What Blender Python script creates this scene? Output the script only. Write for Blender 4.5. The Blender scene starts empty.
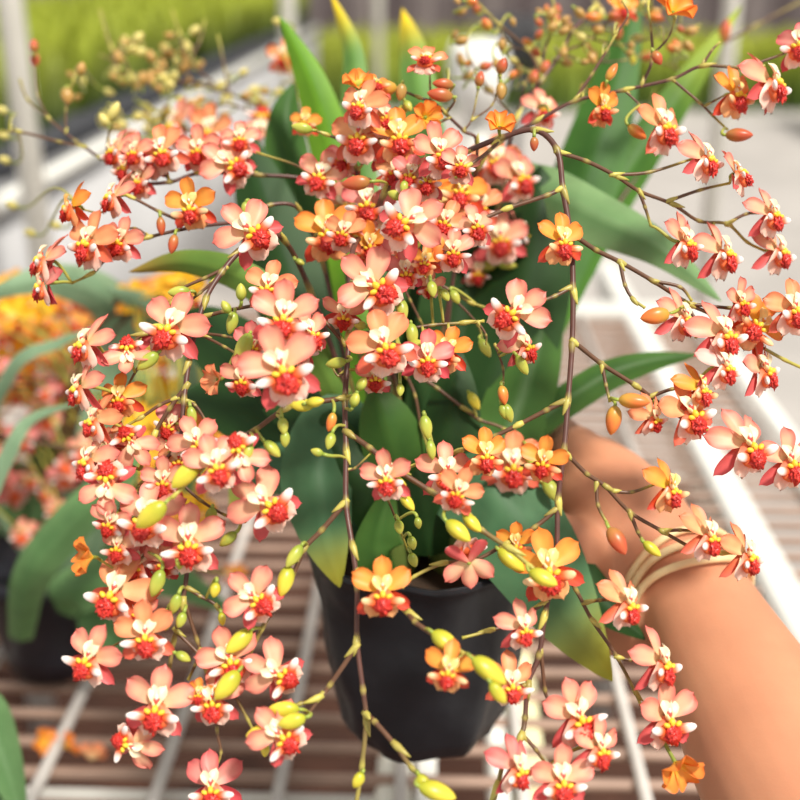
import bpy, math, random
from mathutils import Vector, Matrix, Euler, noise
random.seed(7)
S = bpy.context.scene
COL = S.collection
F = 1100.0                      # focal length in pixels of the 800 x 800 frame
PITCH = math.atan(0.4); YAW = math.atan(0.0338)
CAM = Vector((0, 0, 0.5))
ROT = Euler((math.pi/2 - PITCH, 0, YAW), 'XYZ').to_matrix()

def at(x, y, d):                # photo position + distance along the view axis -> world point
    return CAM + ROT @ Vector(((x-400)/F*d, -(y-400)/F*d, -d))
def camvec(x, y, z): return ROT @ Vector((x, y, z))
def ground(x, y, z=0.0):
    r = ROT @ Vector(((x-400)/F, -(y-400)/F, -1))
    return CAM + r * ((z - CAM.z)/r.z)
def lin(c):
    return tuple(((v/255)/12.92 if v/255 <= .04045 else ((v/255+.055)/1.055)**2.4) for v in c)
def mix(a, b, t):
    t = max(0, min(1, t)); return tuple(x+(y-x)*t for x, y in zip(a, b))
def sst(a, b, x):
    t = max(0, min(1, (x-a)/(b-a))); return t*t*(3-2*t)

# ------------------------------------------------------------------ mesh builder
class MB:
    def __init__(s): s.v, s.f, s.c = [], [], []
    def add(s, v, f, c):
        n = len(s.v); s.v += [Vector(p) for p in v]; s.f += [tuple(i+n for i in q) for q in f]
        s.c += list(c) if isinstance(c, list) else [c]*len(v)
    def merge(s, o, M=None):
        s.add([M @ p for p in o.v] if M is not None else o.v, o.f, list(o.c))
    def mesh(s, name, mat, origin=None, M=None):
        me = bpy.data.meshes.new(name)
        vs = s.v
        if M is not None: vs = [M @ p for p in vs]
        if origin is not None: vs = [p - origin for p in vs]
        me.from_pydata([tuple(p) for p in vs], [], s.f)
        a = me.color_attributes.new('Col', 'FLOAT_COLOR', 'POINT')
        flat = []
        for c in s.c: flat += [c[0], c[1], c[2], 1.0]
        a.data.foreach_set('color', flat)
        me.polygons.foreach_set('use_smooth', [True]*len(me.polygons))
        me.materials.append(mat); me.update()
        return me
    def obj(s, name, mat, parent=None, origin=None, M=None):
        o = bpy.data.objects.new(name, s.mesh(name, mat, origin, M)); COL.objects.link(o)
        if parent is not None: o.parent = parent
        return o
    def tube(s, pts, rad, col, n=8, cap=True):
        pts = [Vector(p) for p in pts]; k = len(pts)
        if k < 2: return
        R = rad if isinstance(rad, list) else [rad]*k
        C = col if isinstance(col, list) else [col]*k
        v, f, c = [], [], []
        t0 = (pts[1]-pts[0]).normalized()
        nrm = t0.orthogonal().normalized()
        for i, p in enumerate(pts):
            t = (pts[min(i+1, k-1)] - pts[max(i-1, 0)])
            t = t.normalized() if t.length > 1e-9 else t0
            nrm = (nrm - t*nrm.dot(t)); nrm = nrm.normalized() if nrm.length > 1e-9 else t.orthogonal().normalized()
            b = t.cross(nrm)
            for j in range(n):
                a = 2*math.pi*j/n
                v.append(p + (nrm*math.cos(a) + b*math.sin(a))*R[i]); c.append(C[i])
        for i in range(k-1):
            for j in range(n):
                f.append((i*n+j, i*n+(j+1) % n, (i+1)*n+(j+1) % n, (i+1)*n+j))
        if cap:
            f.append(tuple(range(n-1, -1, -1))); f.append(tuple((k-1)*n+j for j in range(n)))
        s.add(v, f, c)
    def ell(s, c, r, col, M=None, nu=12, nv=8, disp=None):
        v, f, cc = [], [], []
        for i in range(nv+1):
            th = math.pi*i/nv
            for j in range(nu):
                ph = 2*math.pi*j/nu
                d = Vector((math.sin(th)*math.cos(ph), math.sin(th)*math.sin(ph), math.cos(th)))
                k = 1.0; cl = col
                if disp: k, cl = disp(d, i in (0, nv))
                p = Vector((d.x*r[0]*k, d.y*r[1]*k, d.z*r[2]*k))
                if M is not None: p = M @ p
                v.append(p+Vector(c)); cc.append(cl)
        for i in range(nv):
            for j in range(nu):
                f.append((i*nu+j, (i+1)*nu+j, (i+1)*nu+(j+1) % nu, i*nu+(j+1) % nu))
        s.add(v, f, cc)
    def sheet(s, P, col, thick, closed=True):
        # P[i][j] grid of points; a thin two-sided blade, thickest along the middle
        nu, nv = len(P), len(P[0])
        N = [[None]*nv for _ in range(nu)]
        for i in range(nu):
            for j in range(nv):
                a = P[min(i+1, nu-1)][j]-P[max(i-1, 0)][j]; b = P[i][min(j+1, nv-1)]-P[i][max(j-1, 0)]
                n = a.cross(b); N[i][j] = n.normalized() if n.length > 1e-14 else Vector((0, 0, 1))
        v, f, c = [], [], []
        for side in (1, -1):
            for i in range(nu):
                for j in range(nv):
                    e = math.sin(math.pi*j/(nv-1))**.5*math.sin(math.pi*min(1, i/(nu-1)*.98+.02))**.5
                    v.append(P[i][j] + N[i][j]*(side*thick*.5*e)); c.append(col[i][j])
        o = nu*nv
        for i in range(nu-1):
            for j in range(nv-1):
                a, b, d, e = i*nv+j, i*nv+j+1, (i+1)*nv+j+1, (i+1)*nv+j
                f.append((a, e, d, b)); f.append((o+a, o+b, o+d, o+e))
        s.add(v, f, c)
    def box(s, lo, hi, col):
        x0, y0, z0 = lo; x1, y1, z1 = hi
        v = [(x0, y0, z0), (x1, y0, z0), (x1, y1, z0), (x0, y1, z0), (x0, y0, z1), (x1, y0, z1), (x1, y1, z1), (x0, y1, z1)]
        s.add(v, [(0, 3, 2, 1), (4, 5, 6, 7), (0, 1, 5, 4), (1, 2, 6, 5), (2, 3, 7, 6), (3, 0, 4, 7)], col)

def smooth(pts, n=8):
    """Catmull-Rom through the points"""
    P = [Vector(p) for p in pts]
    if len(P) < 3: return [P[0].lerp(P[-1], i/n) for i in range(n+1)]
    out = []
    Q = [P[0]*2-P[1]] + P + [P[-1]*2-P[-2]]
    for i in range(1, len(Q)-2):
        a, b, c, d = Q[i-1], Q[i], Q[i+1], Q[i+2]
        for k in range(n):
            t = k/n
            out.append(.5*((2*b)+(c-a)*t+(2*a-5*b+4*c-d)*t*t+(3*b-a-3*c+d)*t**3))
    out.append(P[-1]); return out

# ------------------------------------------------------------------ materials
def mat(name, rough=.5, attr=True, color=(.8, .8, .8), bump=0, bscale=200, sss=0, transl=0, mottle=0, mscale=300, spec=.5, metal=0, coat=0, sssr=(1,.4,.25)):
    m = bpy.data.materials.new(name); m.use_nodes = True
    nt = m.node_tree; N = nt.nodes; L = nt.links
    b = N['Principled BSDF']; out = N['Material Output']
    b.inputs['Roughness'].default_value = rough; b.inputs['Metallic'].default_value = metal
    b.inputs['Specular IOR Level'].default_value = spec; b.inputs['Coat Weight'].default_value = coat
    tc = N.new('ShaderNodeTexCoord')
    if attr:
        a = N.new('ShaderNodeAttribute'); a.attribute_name = 'Col'; src = a.outputs['Color']
    else:
        a = N.new('ShaderNodeRGB'); a.outputs[0].default_value = (*color, 1); src = a.outputs[0]
    if mottle:
        nz = N.new('ShaderNodeTexNoise'); nz.inputs['Scale'].default_value = mscale; nz.inputs['Detail'].default_value = 4
        L.new(tc.outputs['Object'], nz.inputs['Vector'])
        mr = N.new('ShaderNodeMapRange'); mr.inputs[1].default_value = .3; mr.inputs[2].default_value = .7
        mr.inputs[3].default_value = 1-mottle; mr.inputs[4].default_value = 1+mottle
        L.new(nz.outputs['Fac'], mr.inputs[0])
        mx = N.new('ShaderNodeVectorMath'); mx.operation = 'SCALE'
        L.new(src, mx.inputs[0]); L.new(mr.outputs[0], mx.inputs['Scale']); src = mx.outputs[0]
    L.new(src, b.inputs['Base Color'])
    if bump:
        nb = N.new('ShaderNodeTexNoise'); nb.inputs['Scale'].default_value = bscale; nb.inputs['Detail'].default_value = 3
        L.new(tc.outputs['Object'], nb.inputs['Vector'])
        bp = N.new('ShaderNodeBump'); bp.inputs['Strength'].default_value = bump; bp.inputs['Distance'].default_value = .002
        L.new(nb.outputs['Fac'], bp.inputs['Height']); L.new(bp.outputs['Normal'], b.inputs['Normal'])
    if sss:
        b.inputs['Subsurface Weight'].default_value = sss; b.inputs['Subsurface Radius'].default_value = sssr
        b.inputs['Subsurface Scale'].default_value = .006
    if transl:
        t = N.new('ShaderNodeBsdfTranslucent'); L.new(src, t.inputs['Color'])
        x = N.new('ShaderNodeMixShader'); x.inputs[0].default_value = transl
        L.new(b.outputs[0], x.inputs[1]); L.new(t.outputs[0], x.inputs[2]); L.new(x.outputs[0], out.inputs['Surface'])
    return m

M_PETAL = mat('petal_tissue', .42, transl=.3, mottle=.06, mscale=6, spec=.35)
M_LIP = mat('lip_tissue', .35, transl=.12, mottle=.1, mscale=12)
M_STEM = mat('stem_skin', .4, mottle=.15, mscale=250, spec=.5)
M_BUD = mat('bud_skin', .35, mottle=.1, mscale=150, spec=.5)
M_LEAF = mat('leaf_blade', .5, transl=.1, mottle=.12, mscale=60, spec=.22)
M_POT = mat('pot_plastic', .42, bump=.5, bscale=35, mottle=.2, mscale=40, spec=.4)
M_SKIN = mat('skin', .5, sss=.1, mottle=.05, mscale=60, bump=.04, bscale=900, spec=.35)
M_BAND = mat('cream_band', .4, mottle=.05, spec=.4)
M_METAL = mat('galvanised_wire', .5, mottle=.15, mscale=25, spec=.4)
M_PAINT = mat('white_paint', .45, mottle=.06, mscale=12)
M_SOIL = mat('red_brown_soil', .9, mottle=.4, mscale=9, bump=.6, bscale=40)
M_CONC = mat('concrete', .75, mottle=.12, mscale=3)
M_FAR = mat('far_foliage', .6, transl=.25, mottle=.2, mscale=8)
M_DARK = mat('dark_tray', .6, mottle=.2)
M_WALL = mat('wall_sheet', .7, mottle=.1, mscale=2)

def empty(name, loc):
    e = bpy.data.objects.new(name, None); e.location = loc; e.empty_display_size = .02; COL.objects.link(e); return e
def tag(o, label, cat, group=None):
    o['label'] = label; o['category'] = cat
    if group: o['group'] = group
    return o
def structure(o): o['kind'] = 'structure'; return o

# ------------------------------------------------------------------ flower pieces (1 unit = flower height, faces +Z, dorsal sepal +Y)
PINK = lin((236, 112, 110)); PEACH = lin((255, 200, 164)); ROSE = lin((226, 88, 96)); SALM = lin((244, 132, 94))
ORNG = lin((248, 134, 58)); AMBR = lin((255, 186, 84)); DEEP = lin((238, 92, 48)); WHITE = lin((255, 246, 240))
CREAM = lin((255, 232, 176)); YELL = lin((255, 218, 66)); RED = lin((226, 34, 36)); CRIM = lin((190, 18, 36)); PALE = lin((254, 222, 210))

def petal(mb, ang, L, W, z0, tilt, cup, bend, cb, cm, ce, nu=12, nv=9, roll=0, wavy=.0, notch=0, base=.2, ph=0.):
    a = math.radians(ang); ca, sa = math.cos(a), math.sin(a)
    P, C = [], []
    for i in range(nu):
        t = i/(nu-1)
        w = W*.5*(base*(1-t)**2 + t**.85*max(0, 1-t**2.7)**.58/.565)
        row, cr = [], []
        for j in range(nv):
            s = 2*j/(nv-1)-1
            x = s*w; y = L*(t - notch*t**3*(1-abs(s))**2 - .05*abs(s)*t*t)
            z = z0 + tilt*t*L + cup*s*s*w*2 - bend*t*t*L + wavy*math.sin(5*s+ph+3*t)*t*L + roll*s*w
            row.append(Vector((x*ca+y*sa, -x*sa+y*ca, z)))
            e = max(sst(.55, 1.0, t), sst(.45, 1.05, abs(s))*sst(.1, .5, t))
            cr.append(mix(mix(cb, cm, sst(.0, .45, t)), ce, e*.85))
        P.append(row); C.append(cr)
    mb.sheet(P, C, .016)

PAL = {0: (CREAM, PEACH, PINK, PINK), 1: (CREAM, lin((255, 192, 136)), SALM, SALM), 2: (YELL, AMBR, ORNG, DEEP), 3: (PEACH, lin((248, 168, 156)), ROSE, ROSE),
       4: (WHITE, PALE, lin((250, 186, 176)), PINK), 5: (YELL, lin((255, 212, 50)), lin((255, 188, 36)), lin((255, 190, 50)))}
def flower_pieces(pal, shape, seed):
    rnd = random.Random(seed)
    cb, cm, ce, lat = PAL[pal]
    P = MB()
    j = lambda s: rnd.uniform(-s, s)
    if shape == 'cup':
        for a in (0, 72, 144, 216, 288):
            petal(P, a+j(6), .42, .34, -.12, .95, .5, .45, cb, cm, ce, ph=rnd.random()*6)
        return P, None, None, None
    rx = {'flat': 0, 'cupped': .25, 'reflex': -.42}[shape]
    petal(P, 0+j(8), .50, .27, -.02, .12+rx+j(.1), .22, .12, cb, cm, ce, wavy=.014, ph=rnd.random()*6)
    for sgn in (1, -1):
        petal(P, sgn*(62+j(10)), .51, .30, .0, .10+rx+j(.12), .16, .18, cb, cm, ce, wavy=.022, ph=rnd.random()*6, roll=j(.25))
        petal(P, sgn*(134+j(12)), .52, .20, -.07, -.02+rx*.5+j(.12), .3, .1, mix(cm, lat, .5), lat, mix(lat, ROSE, .5), ph=rnd.random()*6)
    # lip: two side lobes with white ends, and a two-lobed pale skirt
    Lp = MB()
    fire = lin((250, 118, 66))
    tipc = WHITE if pal not in (2,) else lin((255, 214, 160))
    sk = lin((255, 196, 172)) if pal not in (2,) else lin((252, 178, 110)); ske = lin((255, 226, 210)) if pal not in (2,) else lin((252, 190, 130))
    for sgn in (1, -1):
        def lobe(d, pole, sgn=sgn): 
            return 1+.12*d.x*sgn+.05*noise.noise(d*3+Vector((seed, 0, 0))), mix(fire, tipc, sst(.0, .75, d.x*sgn+.15*d.z))
        Lp.ell((sgn*.175, -.15+j(.025), .13), (.155+j(.025), .062+j(.008), .04), tipc, Matrix.Rotation(sgn*(.12+j(.2)), 3, 'Z') @ Matrix.Rotation(-sgn*.35, 3, 'Y'), 16, 12, lobe)
        petal(Lp, 180-sgn*(19+j(4)), .46, .27, .07, .06, -.25, .35, fire, mix(fire, sk, .6), ske, ph=rnd.random()*6, base=.5, wavy=.03)
    Lp.ell((0, -.20, .07), (.18, .13, .07), fire)
    # crest
    Cr = MB(); off = Vector((rnd.random()*50, 0, 0))
    def dsp(d, pole):
        n = noise.noise(d*3.2+off); n2 = noise.noise(d*9+off); n3 = noise.noise(d*17+off)
        k = 1+.55*n+.5*n2+.25*n3
        return max(.45, k), mix(CRIM, lin((246, 76, 56)), .5+.8*n2+.4*n)
    Cr.ell((0, -.215, .15), (.10, .12, .065), RED, nu=34, nv=22, disp=dsp)
    # column and callus
    Co = MB()
    wc = mix(CREAM, WHITE, .35) if pal != 2 else mix(CREAM, YELL, .4)
    for sgn in (1, -1):
        Co.ell((sgn*.088, -.085, .165), (.05, .034, .036), YELL, Matrix.Rotation(sgn*.5, 3, 'Z'))
        petal(Co, sgn*(24+j(12)), .25, .14, .085, .42+j(.2), .3, .5, CREAM, wc, wc, nu=8, nv=7, base=.5)
        Co.ell((sgn*.03, .0, .11), (.024, .06, .045), CREAM, Matrix.Rotation(-sgn*.4, 3, 'Z'))
    Co.ell((0, -.06, .15), (.043, .06, .05), YELL)
    Co.ell((0, .045, .10), (.045, .055, .045), lin((228, 90, 80)) if pal != 2 else lin((242, 154, 66)))
    Co.ell((0, .085, .12), (.022, .042, .03), WHITE)
    return P, Lp, Cr, Co

_cache = {}
def flower_kind(pal, shape, var):
    k = (pal, shape, var)
    if k not in _cache:
        bits = flower_pieces(pal, shape, hash((pal, len(shape), var)) % 9999)
        names = ('flower', 'lip', 'crest', 'column')
        _cache[k] = [(b, b.mesh(n, M_PETAL if n == 'flower' else M_LIP) if b else None, n) for b, n in zip(bits, names)]
    return _cache[k]

# ------------------------------------------------------------------ leaves: (photo x, y, distance) from base to tip
_dk = (lin((26, 54, 24)), lin((52, 86, 40)), None)  # deep green, with the shade among the crowded central leaves put into it
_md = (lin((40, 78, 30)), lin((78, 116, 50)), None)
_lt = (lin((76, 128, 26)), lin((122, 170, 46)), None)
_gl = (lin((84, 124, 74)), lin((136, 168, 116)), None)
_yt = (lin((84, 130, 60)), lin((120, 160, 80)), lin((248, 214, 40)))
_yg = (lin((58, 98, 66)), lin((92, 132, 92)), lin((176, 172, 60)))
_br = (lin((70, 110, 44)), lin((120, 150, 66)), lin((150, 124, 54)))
LEAVES = [
    ([(400, 540, .50), (360, 330, .52), (335, 170, .53), (312, 85, .53), (279, 15, .535)], 46, 8, _lt),
    ([(395, 540, .51), (330, 330, .54), (292, 180, .56), (286, 120, .565), (294, 82, .57)], 50, -10, _md),
    ([(410, 540, .51), (380, 300, .55), (356, 120, .57), (352, 50, .575), (330, -8, .58)], 30, 15, _yt),
    ([(415, 540, .51), (420, 300, .55), (425, 160, .59), (414, 60, .61), (402, 8, .62)], 46, 10, _yt),
    ([(440, 540, .51), (520, 330, .56), (580, 190, .60), (612, 90, .62), (640, -20, .64)], 74, 10, (lin((44, 86, 30)), lin((74, 120, 46)), None)),
    ([(450, 540, .51), (540, 330, .56), (600, 215, .60), (670, 110, .62), (742, 5, .65)], 52, -12, (_md[0], (lin((88, 136, 48))), lin((170, 186, 70)))),
    ([(450, 540, .54), (470, 330, .545), (486, 200, .535), (535, 190, .52), (600, 218, .505), (662, 250, .495), (722, 302, .495)], 64, 25, _gl),
    ([(450, 545, .50), (520, 440, .50), (590, 385, .51), (640, 364, .515), (700, 354, .52)], 34, 10, _md),
    ([(430, 545, .50), (440, 470, .47), (478, 480, .452), (530, 548, .444), (572, 618, .445), (613, 682, .45)], 106, 10, _yg),
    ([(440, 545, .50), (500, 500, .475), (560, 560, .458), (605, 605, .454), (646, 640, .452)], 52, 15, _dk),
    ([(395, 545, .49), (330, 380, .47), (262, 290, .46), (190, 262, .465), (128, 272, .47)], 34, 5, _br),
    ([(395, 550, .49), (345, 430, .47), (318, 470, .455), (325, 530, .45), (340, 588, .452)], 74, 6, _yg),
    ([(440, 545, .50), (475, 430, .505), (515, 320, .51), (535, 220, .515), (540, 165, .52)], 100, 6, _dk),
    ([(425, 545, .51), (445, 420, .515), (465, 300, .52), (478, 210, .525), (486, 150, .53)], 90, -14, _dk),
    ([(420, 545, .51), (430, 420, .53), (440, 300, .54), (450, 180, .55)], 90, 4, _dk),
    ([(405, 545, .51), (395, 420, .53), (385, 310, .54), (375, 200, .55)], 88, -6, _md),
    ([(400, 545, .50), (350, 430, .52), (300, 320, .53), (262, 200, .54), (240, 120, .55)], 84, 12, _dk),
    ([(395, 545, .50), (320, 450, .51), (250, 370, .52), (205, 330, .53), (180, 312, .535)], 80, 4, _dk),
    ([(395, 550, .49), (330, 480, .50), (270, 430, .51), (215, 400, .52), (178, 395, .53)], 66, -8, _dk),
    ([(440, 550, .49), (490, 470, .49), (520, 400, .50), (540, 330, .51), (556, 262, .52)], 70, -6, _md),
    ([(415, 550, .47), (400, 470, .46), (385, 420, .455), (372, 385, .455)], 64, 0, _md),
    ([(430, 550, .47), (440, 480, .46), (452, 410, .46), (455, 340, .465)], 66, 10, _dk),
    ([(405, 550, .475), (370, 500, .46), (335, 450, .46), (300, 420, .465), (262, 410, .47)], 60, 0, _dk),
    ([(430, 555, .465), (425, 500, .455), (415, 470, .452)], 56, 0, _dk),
    ([(400, 550, .50), (385, 560, .462), (378, 540, .455), (392, 480, .455)], 52, 0, _md),
    ([(395, 550, .49), (340, 500, .485), (292, 470, .49), (250, 480, .50), (232, 520, .505)], 56, 0, _yg),
]

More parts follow.
